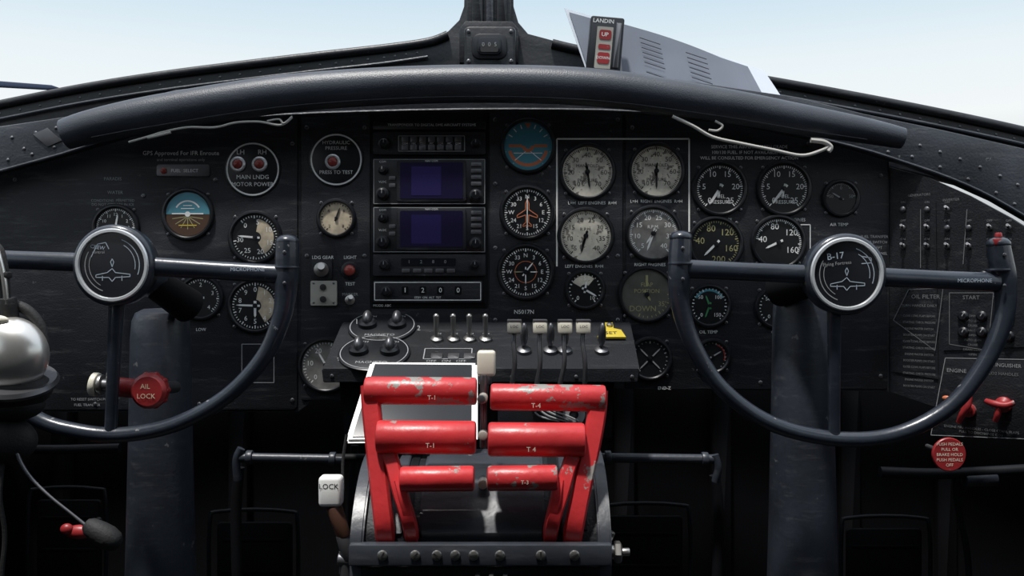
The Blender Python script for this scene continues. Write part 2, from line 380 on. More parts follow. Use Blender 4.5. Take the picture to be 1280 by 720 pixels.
ringlamp('hydraulic_pressure_lamp_plate',421,200,32,[(-4,-3,'red_lamp')],[(0,21,'HYDRAULIC',4.4),(0,14,'PRESSURE',4.4),(0,-16,'PRESS TO TEST',4.4)] )
b=B('landing_gear_switch',FR(0)@Matrix.Translation(X(403,350,2)))
b.rrect(640-13,360-26,640+13,360-0,4,0,2,'panel_black',.5)
b.lathe((0,13,2),[(9,0),(9,4),(6,5),(0,5)],'steel',seg=20); b.cyl((0,13,6),(2,17,16),3.5,'steel',r2=4.5,seg=12)
b.rrect(640-14,360+1,640+19,360+32,2,0,3,'plate_grey',.5)
for x,y in ((2,-9),(2,-24)): b.lathe((x,y,3),[(4,0),(4,2),(0,2.4)],'ink',seg=14)
for x in(-10,15):
    for y in(-4,-28): b.rivet((x,y,3),1.5)
b.done()
b=B('marker_beacon_switch',FR(0)@Matrix.Translation(X(438,352,2)))
b.lathe((0,14,0),[(11,0),(11,2),(8,3),(0,3)],'bezel',seg=20); b.ell((0,14,4),(7,7,4),'red_lamp'); b.text('TEST',(0,-3,0.3),4,'white')
b.lathe((0,-23,0),[(6,0),(6,3),(4,4),(0,4)],'steel',seg=16); b.cyl((0,-23,3),(3,-19,13),2,'steel',r2=3,seg=10)
b.done()

# ---- radio stack
def knob(b,u,v,r,d,h=7,m='bezel'):
    b.lathe(X(u,v,d),[(r,0),(r,h*.5),(r*.8,h*.55),(r*.75,h),(r*.6,h+1),(0,h+1)],m,seg=20); b.line(X(u,v),X(u,v-r*.6),1,'dimwhite',d+h+1.2)
b=B('audio_selector_panel',FR(0))
b.rrect(467,153,607,163,1,1,4,'bezel',.4); b.text('TRANSPONDER TO DIGITAL DME AIRCRAFT SYSTEMS',X(540,157,4.3),3.2,'white')
b.rrect(467,166,607,194,2,1,5,'panel_black',.6); b.rrect(498,170,582,191,2,5,6.5,'bezel',.4)
b.poly(XL((499,171),(581,171),(581,190),(499,190)),.8,'dimwhite',6.7,True)
for i in range(7):
    b.rrect(503+i*11,172,511+i*11,179,1,6.5,8,'dark_steel',.3); b.rrect(503+i*11,182,511+i*11,189,1,6.5,8,'dark_steel',.3)
    b.text('MIC'if i%2 else'COM',X(507+i*11,180.6,6.8),2.2,'white')
knob(b,481,180,7,5);knob(b,595,180,6,5); b.done()
for v0 in (199,259):
    b=B('gps_navigator',FR(0))
    b.rrect(467,v0,607,v0+57,2,1,5,'bezel',.8)
    b.rrect(497,v0+2,583,v0+54,3,5,7,'panel_black',.6)
    b.poly(XL((468,v0+1),(606,v0+1),(606,v0+56),(468,v0+56)),.8,'dimwhite',5.2,True)
    b.rrect(501,v0+5,579,v0+50,2,7,7.6,'screen')
    b.rrect(515,v0+10,552,v0+46,1,7.6,7.9,'screen_hi')
    b.text('NAV COM',X(540,v0+3.2,7.2),2.4,'white')
    knob(b,479,v0+14,6,5);knob(b,479,v0+44,8,5,9);knob(b,595,v0+46,8,5,9)
    for i in range(4): b.rrect(589,v0+5+i*8,602,v0+10+i*8,1,5,6.5,'dark_steel',.3)
    b.rrect(487,v0+22,495,v0+27,1,5,6.5,'dark_steel',.3); b.rrect(487,v0+31,495,v0+36,1,5,6.5,'dark_steel',.3)
    b.text('COM',X(479,v0+4,5.2),2.6,'white'); b.text('VLOC',X(479,v0+29,5.2),2.6,'white')
    b.done()
b=B('dme_radio',FR(0)); b.rrect(467,318,607,345,2,1,5,'panel_black',.7); b.rrect(502,323,570,332,1,5,5.8,'glass_black')
for i,t in enumerate(['1','2','8','0']): b.text(t,X(512+i*15,327.5,6),4,'dimwhite')
knob(b,481,331,7,5);knob(b,594,331,6,5)
for i in range(5): b.rrect(503+i*14,336,513+i*14,341,1,5,6.5,'dark_steel',.3)
b.done()
b=B('transponder',FR(0)); b.rrect(467,351,603,378,2,1,5,'panel_black',.7)
b.poly(XL((469,353),(601,353),(601,375),(469,375)),1,'white',5.2,True)
for i,t in enumerate(['1','2','0','0']): b.rrect(503+i*22,358,511+i*22,368,1,5,5.6,'deep_black'); b.text(t,X(507+i*22,363,5.9),6,'white')
knob(b,484,364,7,5); b.text('STBY  ON  ALT  TST',X(535,372,5.3),2.6,'white'); b.text('MODE: ABC',X(478,382,1.5),3,'white')
b.done()

# ================================================================ cowling, roll, frame
bot=[(-90,240),(0,214),(80,192),(160,168),(300,148),(450,140),(640,137),(800,140),(920,152),(1060,182),(1130,203),(1190,224),(1240,247),(1300,282)]
top=[(1300,190),(1180,163),(1080,142),(1000,122),(820,95),(640,84),(420,92),(220,112),(80,146),(0,158),(-90,172)]
b=B('glareshield_cowling',FR(-0.035))
b.prism([x[:2] for x in XL(*bot,*top)],-17,0,'cowl_paint',1.5)
for u,v in [(1150,182),(1175,190),(1200,199),(1225,209),(1250,220),(1272,231),(1140,196),(1175,209),(1210,224),(1245,241),(1268,255),(15,172),(45,166),(70,160),(10,200),(40,193),(68,184),(30,186),(1100,178),(1110,190)]: b.rivet(X(u,v,0),2.4,'dark_steel')
b.prism([x[:2] for x in XL((42,168),(60,160),(78,176),(60,184))],0,2,'dark_steel',.5)
b.sweep([X(u,v,1) for u,v in bot],2.2,'cowl_paint',seg=8,n=3)
b.done()
b=B('glareshield_crash_pad',FR(-0.09))
cl=[(82,168,19),(120,157,21),(200,141,23),(350,118,23.5),(500,107,23.5),(640,105,23.5),(760,111,23.5),(900,131,21),(1000,149,19),(1080,163,16),(1128,173,13)]
b.sweep([X(u,v,0) for u,v,r in cl],[r for _,_,r in cl],'leather',seg=36,n=8)
b.sweep([X(u,v+r*.80,r*.62) for u,v,r in cl[1:-1]],0.8,'leather',seg=6,n=4)
b.done()

b=B('windshield_frame',FR(0.14))
topL=[(-120,150),(0,126),(100,106),(200,90),(300,77),(400,65),(480,56),(535,48),(560,39),(574,25),(580,8),(582,-60)]
topR=[(641,-60),(642,8),(648,28),(660,42),(690,50),(735,60),(850,78),(975,99),(1100,122),(1200,142),(1290,162),(1400,190)]
low=[(1400,320),(1200,230),(1000,180),(640,140),(200,180),(-120,260)]
b.prism([x[:2] for x in XL(*topL,*topR,*low)],-16,0,'frame_black',1)
b.sweep([X(u,v+5,2) for u,v in topL[:9]],5.5,'frame_black',seg=10,n=5)
b.sweep([X(u,v+5,2) for u,v in topR[4:]],6.0,'frame_black',seg=10,n=5)
b.sweep([X(u,v+24,4) for u,v in topL[:8]],2.0,'cowl_paint',seg=8,n=4)
b.sweep([X(u,v+22,4) for u,v in topR[5:]],2.4,'cowl_paint',seg=8,n=4)
for i in range(len(topL)-5):
    for k in range(4):
        u=topL[i][0]+(topL[i+1][0]-topL[i][0])*k/4; v=topL[i][1]+(topL[i+1][1]-topL[i][1])*k/4; b.rivet(X(u,v+16,0),1.6)
for i in range(6,len(topR)-1):
    for k in range(4):
        u=topR[i][0]+(topR[i+1][0]-topR[i][0])*k/4; v=topR[i][1]+(topR[i+1][1]-topR[i][1])*k/4; b.rivet(X(u,v+16,0),1.8)
b.rrect(584,-80,639,40,2,0,6,'frame_black',1.5)
b.rrect(590,-80,604,36,2,6,10,'frame_black',1.5); b.rrect(621,-80,634,36,2,6,10,'frame_black',1.5)
b.rrect(608,-80,617,36,2,6,8,'cowl_paint',1)
b.prism([x[:2] for x in XL((575,82),(575,40),(582,30),(640,30),(648,40),(648,82))],0,14,'frame_black',2)
b.done()
b=B('magnetic_compass',FR(0.10))
b.rrect(580,34,645,98,7,-6,6,'frame_black',3)
b.rrect(590,44,634,76,10,6,9,'bezel',2)
b.rrect(597,49,627,71,6,9,12,'glass_black',2)
b.rrect(601,58,623,68,2,12,12.5,'ink'); b.text('0  0  5',X(612,59,12.8),5,'dimwhite')
for u in(586,639):
    for v in(41,78): b.screw(X(u,v,6),2.5)
b.done()
# cords
b=B('antenna_cord',FR(-0.10)); 
b.sweep(XL((162,178,2),(185,172,4),(205,166,4),(235,160,4),(270,160,4),(296,154,4),(325,153,4),(352,157,4),(366,147,3)),1.5,'cord',seg=8,n=5)
b.sweep(XL((335,152,4),(350,150,5),(356,155,5),(366,146,3)),1.2,'cord',seg=8,n=5); b.sweep(XL((186,173,4),(200,170,5),(215,166,4)),1.8,'cord',seg=8); b.done()
b=B('antenna_cord',FR(-0.10))
b.sweep(XL((840,146,3),(865,158,4),(890,172,4),(925,180,4),(965,188,4),(1000,195,4),(1022,190,4),(1035,183,4),(1030,178,4)),2.2,'cord',seg=8,n=5)
b.sweep(XL((893,152,4),(902,158,5),(896,164,4),(885,163,4)),1.5,'cord',seg=8,n=5);b.sweep(XL((1012,176,4),(1028,178,4),(1037,184,4),(1034,190,4)),3.2,'cord',seg=8,n=5); b.done()

# papers on glareshield
b=B('checklist_folder',FR(0.035))
def curved(b,TL,TR,BR,BL,d0,d1,m,th=1.2,bow=4,n=12):
    vs=[];fs=[]
    for i in range(n+1):
        t=i/n
        for q,(A,C) in enumerate(((TL,TR),(BL,BR))):
            u=A[0]+(C[0]-A[0])*t; v=A[1]+(C[1]-A[1])*t-math.sin(t*math.pi)*bow*(1 if q==0 else .4)
            d=d0+(d1-d0)*t
            vs+= [X(u,v,d-(18 if q==0 else 0)),X(u,v,d-(18 if q==0 else 0)-th)]
    for i in range(n):
        a=4*i;c=4*i+4
        fs+=[[a,a+2,c+2,c],[a+1,c+1,c+3,a+3],[a,c,c+1,a+1],[a+2,a+3,c+3,c+2]]
    fs+=[[0,1,3,2],[4*n,4*n+2,4*n+3,4*n+1]]
    b.add(vs,fs,m)
curved(b,(707,3),(962,83),(984,128),(742,112),-6,-6,'paper',bow=2)
curved(b,(713,9),(940,78),(960,128),(744,112),-3,-3,'paper_grey',bow=2,th=2)
curved(b,(776,26),(930,79),(946,128),(778,112),8,2,'paper_grey',bow=4,th=2)
for i in range(9):
    for (u,w) in ((800+i*1.0,26),(858+i*1.2,26)):
        v=46+i*6.2+(u-800)*0.32; d=8-(18)*(1-(i+3)/11.5)+1.6
        if (i+int(u))%7: b.line(X(u,v,d),X(u+w,v+w*.33,d),1.0,'ink')
b.done()
b=B('landing_gear_placard_box',FR(0.01)@Matrix.Translation(X(756,60,0))@Matrix.Rotation(math.radians(-5),4,'Z'))
b.rrect(640-21,360-37,640+21,360+45,3,-8,8,'bezel',1.5); b.text('LANDIN',(-5,31,8.3),5,'white')
b.rrect(640-12,360-24,640+8,360+28,1,8,9,'plate_grey'); b.rrect(640-9,360-20,640+6,360-8,3,9,9.6,'red_knob'); b.rrect(640-9,360-2,640+6,360+4,2,9,9.6,'red_knob'); b.rrect(640-9,360+8,640+6,360+22,3,9,9.6,'red_knob')
b.text('UP',(-2,14,9.8),5,'white');b.text('DOWN',(-2,-15,9.8),3.6,'white')
b.rrect(640+11,360-30,640+18,360+26,1,8,10,'dark_steel',1)
b.done()
b=B('aircraft_wing',FR(6.0))
b.prism([x[:2] for x in XL((-900,20),(-900,60),(60,112),(76,110.5),(66,107),(0,102))],-4,4,'wing_blue',.5); b.done()

# ================================================================ right side panel (angled)
o=P(1113,360,0); e1=Vector((0.716,-0.697,0)).normalized(); nn=Vector((-0.697,-0.716,0)).normalized()
SM=Matrix(((e1.x,0,nn.x,o.x),(e1.y,0,nn.y,o.y),(0,1,0,o.z),(0,0,0,1)))@Matrix.Scale(1/777,4)
def Q(px,py,d=0):
    a=(px-640)/F; t=(D*a-o.x)/(e1.x-e1.y*a); return Vector((t*777,(360-py)/F*(D+e1.y*t)*777,d))
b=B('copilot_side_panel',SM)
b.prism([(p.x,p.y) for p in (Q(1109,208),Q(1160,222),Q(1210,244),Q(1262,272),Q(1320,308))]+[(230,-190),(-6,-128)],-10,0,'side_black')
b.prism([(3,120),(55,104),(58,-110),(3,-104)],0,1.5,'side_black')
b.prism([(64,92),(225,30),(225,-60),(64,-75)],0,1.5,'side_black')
for px in (1130,1160,1185,1212,1238,1262):
    for py in (262,285,308):
        if px>1205 and py<285: continue
        c=Q(px,py,3); b.lathe(c,[(3.5,0),(3.5,2),(2,3),(0,3)],'dark_steel',seg=10)
        if (px+py)%3: b.cyl(c+Vector((0,0,2)),c+Vector((1,3,9)),1.3,'dark_steel',r2=1.8,seg=8)
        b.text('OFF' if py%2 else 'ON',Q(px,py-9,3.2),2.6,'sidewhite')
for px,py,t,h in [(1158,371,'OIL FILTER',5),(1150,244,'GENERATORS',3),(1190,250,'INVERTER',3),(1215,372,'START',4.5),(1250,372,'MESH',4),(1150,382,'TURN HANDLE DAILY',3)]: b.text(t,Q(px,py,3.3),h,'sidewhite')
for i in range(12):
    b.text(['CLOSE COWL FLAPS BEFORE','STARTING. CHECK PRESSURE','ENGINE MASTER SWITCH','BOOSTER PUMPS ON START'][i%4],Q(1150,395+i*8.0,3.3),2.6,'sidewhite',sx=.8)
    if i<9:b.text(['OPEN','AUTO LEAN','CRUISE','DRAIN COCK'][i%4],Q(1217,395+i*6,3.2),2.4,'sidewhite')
b.poly([Q(1152,262,3.4),Q(1152,335,3.4)],.8,'sidewhite',3.4); b.poly([Q(1210,262,3.4),Q(1205,330,3.4)],.8,'sidewhite',3.4)
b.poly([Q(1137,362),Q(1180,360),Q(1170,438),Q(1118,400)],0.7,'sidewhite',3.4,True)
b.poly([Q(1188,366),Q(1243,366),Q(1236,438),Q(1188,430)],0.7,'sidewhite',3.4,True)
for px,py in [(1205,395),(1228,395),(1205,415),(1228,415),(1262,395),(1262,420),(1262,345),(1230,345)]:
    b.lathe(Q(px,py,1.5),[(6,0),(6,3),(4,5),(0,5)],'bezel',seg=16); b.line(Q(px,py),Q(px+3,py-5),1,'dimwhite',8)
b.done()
b=B('fire_extinguisher_control_panel',SM)
q=[Q(1184,447),Q(1290,449),Q(1290,548),Q(1166,543)]
b.prism([(p.x,p.y) for p in q],2,6,'side_black',1)
b.poly(q,.8,'dimwhite',6.4,True)
b.text('FIRE EXTINGUISHER',Q(1250,456,6.5),4.2,'dimwhite',sx=.9); b.text('ENGINE',Q(1198,463,6.5),4.4,'dimwhite'); b.text('CO2 HANDLES',Q(1256,467,6.5),3.4,'sidewhite')
b.text('ENGINE FIRE HANDLES - CLOSE COWL FLAPS',Q(1228,536,6.5),2.8,'sidewhite'); b.text('PULL TO DISCHARGE CO2',Q(1228,541,6.5),2.8,'sidewhite')
c=Q(1214,512,6); b.lathe(c,[(8,0),(8,6),(4,8),(4,14),(0,14)],'red_knob',seg=20)
b.sweep([c+Vector((-8,-14,12)),c+Vector((-3,-4,15)),c+Vector((3,6,16)),c+Vector((5,18,14))],[3,4,4,3],'red_knob',seg=10)
c=Q(1257,505,6); b.lathe(c,[(9,0),(9,5),(5,8),(5,16),(0,16)],'red_knob',seg=20)
b.sweep([c+Vector((-15,4,14)),c+Vector((-6,2,17)),c+Vector((6,1,17)),c+Vector((15,5,14))],[3,4,4,3],'red_knob',seg=10); b.sweep([c+Vector((0,0,16)),c+Vector((-2,-10,16)),c+Vector((-5,-18,14))],[3.4,3.6,3],'red_knob',seg=10)
b.ell(Q(1186,497,8),(5,3,2),'orange')
b.done()
b=B('brake_placard_disc',FR(-0.10)); b.lathe(X(1186,568,0),[(21,-2),(21,1),(20,2),(0,2)],'red_knob',seg=40)
for i,t in enumerate(['PUSH PEDALS','PULL OR','BRAKE HOLD','PUSH PEDALS','OFF']): b.text(t,X(1186,555+i*6.5,2.4),3.8,'ivory')
b.cyl(X(1186,568,-60),X(1186,568,-2),3,'dark_steel'); b.done()

# ================================================================ room shell
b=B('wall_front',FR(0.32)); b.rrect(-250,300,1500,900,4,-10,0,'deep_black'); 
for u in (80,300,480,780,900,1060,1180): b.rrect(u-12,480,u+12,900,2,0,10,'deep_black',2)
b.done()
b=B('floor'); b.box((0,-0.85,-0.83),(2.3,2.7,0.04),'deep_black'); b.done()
for nm,sx in (('wall_left',-1),('wall_right',1)):
    b=B(nm); b.box((sx*1.12,-0.85,-0.40),(0.04,2.7,0.84),'side_black'); 
    for yy in (-2.0,-1.6,-1.2,-0.8,-0.4,0): b.box((sx*1.085,yy,-0.40),(0.03,0.04,0.82),'side_black',.005)
    for yy in (-2.1,-1.3,-0.7): b.box((sx*1.12,yy,0.33),(0.04,0.06,0.68),'frame_black',.01)
    b.box((sx*1.08,-0.85,0.03),(0.08,2.7,0.04),'frame_black',.01); b.box((sx*1.12,-1.4,0.66),(0.05,1.5,0.05),'frame_black',.01); b.done()
b=B('ceiling_fill_blocker'); b.box((0,-1.6,0.70),(2.3,1.2,0.04),'fill_blocker_green')  # unseen roof added to cut sky fill, open forward to admit light
for yy in (-1.05,-1.35,-1.65,-2.0): b.box((0,yy,0.665),(2.2,0.04,0.03),'fill_blocker_green',.004)
b.done()
b=B('wall_back_fill_blocker'); b.box((0,-2.2,-0.07),(2.3,0.04,1.5),'fill_blocker_green')  # unseen rear wall added to keep fill and reflections on the panel dark
for xx in (-.8,-.4,.4,.8): b.box((xx,-2.17,-0.07),(0.05,0.03,1.46),'fill_blocker_green',.004)
b.done()

b=B('rudder_crossbar',FR(-0.02))
for a,c in ((300,428),(748,893)):
    b.cyl(X(a,572,0),X(c,574,0),6,'column_paint'); b.cyl(X(a+8,572,0),X(a+16,572,0),9,'column_paint',bev=1)
    b.cyl(X(c-16,574,0),X(c-8,574,0),9,'column_paint',bev=1)
b.cyl(X(420,572,0),X(755,574,0),5,'deep_black')
b.sweep(XL((302,560,2),(296,575,2),(297,600,0)),5,'column_paint'); b.sweep(XL((893,568,2),(897,585,2),(894,602,0)),5,'column_paint')
b.sweep(XL((290,590,-30),(286,660,-30),(290,800,-30)),7,'deep_black'); b.sweep(XL((900,600,-30),(905,660,-30),(900,800,-30)),7,'deep_black')
b.done()
def pedal(u0,v0,u1,v1):
    b=B('rudder_pedal',FR(0.10))
    c=[X(u0,v1,0),X(u0,v0+16,0),X(u0+14,v0,-4),X(u1-14,v0,-4),X(u1,v0+16,0),X(u1,v1,0)]
    b.sweep(c,2.6,'pedal_black',seg=10,n=4)
    b.rrect(u0+8,v0+14,u1-8,v1-10,5,-8,-3,'deep_black',1.5)
    for i in range(2): b.rrect(u0+14,v0+34+i*40,u1-14,v0+38+i*40,2,-3,-2,'deep_black',.4)
    b.sweep([X((u0+u1)/2,v1-10,-6),X((u0+u1)/2,v1+60,-30),X((u0+u1)/2,v1+140,-60)],6,'deep_black')
    b.done()
pedal(752,632,862,760);pedal(1052,648,1162,770);pedal(36,612,132,750);pedal(262,640,372,765)
b=B('trim_tab_handle',FR(0.0)); b.ell(X(99,665,0),(18,9,8),'red_knob'); b.ell(X(86,660,5),(8,7,6),'red_knob');b.cyl(X(97,665,-5),X(97,665,-60),4,'dark_steel'); b.done()
b=B('hydraulic_pipe',FR(0.05))
b.sweep(XL((1100,590,0),(1180,592,0),(1300,586,0)),7,'pedal_black'); b.sweep(XL((1200,560,0),(1196,620,0),(1210,700,0),(1212,800,0)),4,'pedal_black')
for v in (600,): b.cyl(X(1205,v,0),X(1245,v-2,0),9,'column_paint',bev=2)
b.sweep(XL((-60,560,0),(60,562,0),(150,560,0)),6,'pedal_black'); b.sweep(XL((440,560,-20),(436,640,-20),(440,760,-20)),5,'pedal_black'); b.done()

# ================================================================ control columns + yokes
def column(u,v):
    b=B('control_column',FR(-0.15))
    b.lathe(X(u,v,0),[(0,0),(20,-1),(30,-6),(34,-16),(36,-40),(38,-160),(41,-300),(44,-420),(48,-600)],'column_paint',axis=(0,1,0),seg=48)
    b.done()
column(201,385); column(1003,352)
def yoke(hub,rim,spL,spR,spB,tips,mtext,shaft,badge):
    Y=-0.30
    b=B('control_yoke',FR(Y))
    b.sweep([X(u,v,d) for u,v,d,r in rim],[r for *_,r in rim],'yoke_paint',seg=18,n=7)
    hu,hv=hub
    def spoke(p0,p1,w0,w1,fl):
        b.sweep([X(*p0),(X(*p0)+X(*p1))/2,X(*p1)],[w0,(w0+w1)/2.1,w1],'yoke_paint',seg=16,n=5,flat=fl)
    for sp in (spL,spR,spB): spoke(*sp)
    for (u,v) in tips:
        b.ell(X(u,v,0),(14.5,9,14),'yoke_paint')
    b.lathe(X(hu,hv,-16),[(30,0),(44,4),(50,12),(50.5,30),(48,34),(45.5,35),(45.5,33),(0,33)],'yoke_paint',seg=56)
    c=X(hu,hv,0)
    b.M=FR(Y)@Matrix.Translation(c)
    b.lathe((0,0,15),[(45.5,0),(45.5,4),(44,6),(41,6),(40,4.5),(40,2)],'ring_silver',seg=56)
    b.lathe((0,0,15),[(40.2,0),(40.2,2.4),(0,2.4)],'glass_black',seg=48)
    z=18
    b.sector((0,0),33,34,20,110,z,'emblem'); b.sector((0,0),28,28.8,30,100,z,'emblem'); b.sector((0,0),33,34,200,300,z,'dimwhite'); b.sector((0,0),28,28.8,210,290,z,'dimwhite')
    b.poly([(-20,-12),(-6,-9),(0,-4),(4,-9),(22,-11),(22,-14),(4,-15),(0,-20),(-4,-15),(-20,-15)],0.9,'emblem',z,True)
    b.poly([(0,-2),(2,4),(0,8),(-2,4)],0.9,'emblem',z,True); b.line((-12,-13),(-12,-19),.9,'emblem',z); b.line((12,-13),(12,-19),.9,'emblem',z)
    if badge: 
        b.text('B-17',(-14,22,z),8,'emblem',rot=.12); b.text('Flying Fortress',(-12,13,z),4.2,'dimwhite',rot=.1)
        b.poly([(18,22),(30,20),(30,14),(18,13)],1,'emblem',z)
    else:
        b.text('CREW',(-18,22,z),4.5,'emblem',rot=-.15); b.poly([(-26,10),(-18,26),(-8,28),(-4,20)],1,'emblem',z); b.text('control',(-17,16,z),3.6,'dimwhite')
    b.M=FR(Y)
    b.text('MICROPHONE',X(mtext[0],mtext[1],13),4.6,'emblem')
    for (u,v) in tips:
        b.lathe(X(u,v+34,0),[(15.8,0),(16.3,1.5),(15.8,3)],'yoke_paint',axis=(0,1,0),seg=24)
        b.screw(X(u,v+14,14),2.4); b.screw(X(u,v+52,14),2.2)
    b.cyl(X(hu,hv,-14),X(shaft[0],shaft[1],-70),22,'yoke_paint',r2=24,bev=3)
    b.cyl(X(shaft[0],shaft[1],-60),X(shaft[2],shaft[3],-125),20,'deep_black',r2=24)
    if badge:
        b.cyl(X(tips[1][0]-1,tips[1][1]-7,2),X(tips[1][0]-1,tips[1][1]-14,2),5,'red_knob',r2=4,bev=1); 
        b.box(X(tips[1][0]-6,tips[1][1]-2,6),(9,8,12),'red_knob',1.5)
    b.done()
yoke((1052,343),
     [(851,296,0,13.5),(850,318,0,14.5),(849,345,0,14),(850,378,-2,12),(866,428,-5,10.5),(903,485,-8,9.8),(965,530,-10,9.8),(1045,550,-11,9.8),(1122,545,-10,9.8),(1190,510,-8,10),(1235,452,-5,10.5),(1256,395,-2,12),(1256,350,0,14),(1251,325,0,14.5),(1248,306,0,13.5)],
     ((1008,343,4),(855,336,2),12,12,.8),((1092,346,4),(1246,353,2),12,12,.8),((1042,385,2),(1046,548,-9),9,7.5,.8),
     [(851,297),(1248,305)],(1212,351),(1040,350,1010,362),True)
yoke((148,332),
     [(-62,300,0,13.5),(-62,320,0,14.5),(-61,345,0,14),(-60,378,-2,12),(-46,425,-5,10.5),(-10,478,-8,9.8),(40,524,-10,9.8),(95,541,-10,9.8),(150,545,-11,9.8),(215,532,-10,9.8),(280,497,-8,10),(328,447,-5,10.5),(352,395,-2,12),(358,350,0,14.5),(359,322,0,15),(359,303,0,14.5)],
     ((104,328,4),(-58,322,2),12,12,.8),((190,333,4),(352,343,2),12,12,.8),((147,375,2),(134,542,-9),10,7.5,.8),
     [(-62,301),(359,302)],(313,337),(165,350,192,385),False)

# aileron lock
b=B('aileron_lock_knob',FR(-0.27))
b.cyl(X(142,483,0),X(172,486,0),12,'red_knob',bev=3); 
b.cyl(X(124,481,0),X(142,482,0),8,'dark_steel'); b.cyl(X(115,480,0),X(123,481,0),15,'ivory',bev=2); b.cyl(X(124,481,0),X(129,481,0),13,'steel',bev=1)
b.lathe(X(192,487,-4),[(14,0),(21,6),(22.5,12),(22,20),(18,24),(0,25)],'red_knob',seg=32)
for k in range(10):
    a=k*math.pi/5; b.ell(X(192+20*math.cos(a),487+20*math.sin(a),8),(3.8,3.8,8),'red_knob',seg=12)
b.text('AIL',X(190,481,21.5),6,'tan'); b.text('LOCK',X(191,493,21.5),6,'tan')
b.cyl(X(192,487,-6),X(197,490,-60),8,'dark_steel')
b.done()

# headset hanging at the left
b=B('headset',FR(-0.40))
b.sweep(XL((-40,300,0),(-20,306,4),(-2,312,6),(6,330,8),(10,356,8),(12,384,8)),[9,9,9,8,7,6],'rubber',seg=14,n=6,flat=.6)
b.sweep(XL((0,304,12),(8,325,16),(14,350,16),(16,380,14)),[4,4,3.5,3],'silver',seg=10,n=5)
b.box(X(2,344,12),(34,8,14),'rubber',2); b.cyl(X(14,372,8),X(16,400,4),10,'rubber',bev=2)
b.sweep(XL((-30,385,-6),(0,380,-4),(30,386,-2),(50,408,-2),(58,440,-2)),[6,7,7,6,5],'rubber',seg=12,n=5)
R=Matrix.Rotation(math.radians(8),4,'Z')
b.ell(X(16,443,8),(48,48,32),'silver',rot=R,seg=40)
b.ell(X(8,399,24),(16,6,5),'ivory')
b.ell(X(14,490,-2),(50,26,34),'rubber',rot=R,seg=32); b.ell(X(10,506,-6),(42,22,30),'rubber',seg=32); b.ell(X(2,552,-8),(40,30,24),'rubber',seg=32)
b.lathe(X(18,482,-4),[(47,0),(50,5),(47,10)],'dark_steel',axis=(0.1,1,0.35),seg=40)
b.sweep(XL((20,555,4),(30,576,8),(46,596,12),(70,618,14),(95,638,14),(112,652,14)),[2.6,2.4,2.2,2.0,2.0,2.4],'dark_steel',seg=10,n=5)
d=Vector((0.84,-0.54,0)); c=X(134,664,14)
b.lathe(c-d*25,[(0,0),(7,1),(11,6),(14,20),(15,32),(13,43),(8,49),(0,51)],'rubber',axis=d,seg=24)
b.sweep(XL((4,575,0),(2,620,4),(6,670,0),(2,740,0),(0,900,-20)),3,'rubber',seg=8,n=5)
b.done()

# ================================================================ centre switch console
y0,y1=-0.012,-0.15
def slab(b,pts,m,th=0.012,bev=.002):
    "thick plate from world-space corner points"
    pts=[Vector(p) for p in pts]; n=(pts[1]-pts[0]).cross(pts[-1]-pts[0]).normalized()
    bm_=bmesh.new(); vs=[bm_.verts.new(p) for p in pts]; f=bm_.faces.new(vs)
    r=bmesh.ops.extrude_face_region(bm_,geom=[f])
    for v in [e for e in r['geom'] if isinstance(e,bmesh.types.BMVert)]: v.co+=n*th
    if bev: bmesh.ops.bevel(bm_,geom=bm_.edges[:],offset=bev,segments=2,affect='EDGES')
    b.bm(bm_,m)
def lerp(a,b_,t): return a+(b_-a)*t
CT=[P(428,402,y0),P(788,402,y0),P(800,462,y1),P(402,462,y1)]
cn=(CT[1]-CT[0]).cross(CT[3]-CT[0]).normalized()
if cn.z<0: cn=-cn
cx=Vector((1,0,0)); cy=cn.cross(cx).normalized()
def C(u,v):
    "point on the sloping console top for layout position"
    dirv=Vector(((u-640)/F,1,(360-v)/F)); cam=Vector((0,-D,0)); t=(CT[0]-cam).dot(cn)/dirv.dot(cn); return cam+dirv*t
def CM(u,v):
    p=C(u,v); M=Matrix((( cx.x,cy.x,cn.x,p.x),(cx.y,cy.y,cn.y,p.y),(cx.z,cy.z,cn.z,p.z),(0,0,0,1))); return M@Matrix.Scale(1/820,4)
b=B('switch_console')
slab(b,CT,'side_black',th=0.012)
slab(b,[P(402,462,y1),P(800,462,y1),P(797,478,y1),P(404,478,y1)],'side_black',th=0.12,bev=.001)
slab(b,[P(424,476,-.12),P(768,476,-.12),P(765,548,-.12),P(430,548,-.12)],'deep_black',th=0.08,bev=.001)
for u,v in [(415,466),(480,467),(560,467),(640,467),(720,467),(790,467)]:
    b.M=FR(y1)@Matrix.Translation(X(u,v+4,0.5)); b.screw((0,0,0),2.4)
for u,v,t in [(478,410,'MAGNETO'),(468,443,'MAGNETO')]:
    b.M=CM(u,v); b.lathe((0,0,0),[(44,0),(44,3),(42,4),(0,4)],'bezel',seg=40); b.sector((0,0),40.5,41.5,0,360,4.3,'dimwhite')
    for dx in (-19,19):
        b.lathe((dx,0,4),[(12,0),(12,5),(9,8),(0,8)],'bezel',seg=20); b.ell((dx,2,14),(6,12,9),'dark_steel'); 
    b.text(t,(0,-27,4.5),5.5,'dimwhite'); b.text('BOTH',(-19,24,4.5),4.5,'dimwhite'); b.text('BOTH',(19,24,4.5),4.5,'dimwhite')
b.M=FR(y1+.03)
b.text('1',X(447,402,6),6,'white'); b.text('2',X(524,410,6),6,'white'); b.text('3',X(424,450,6),6,'white'); 
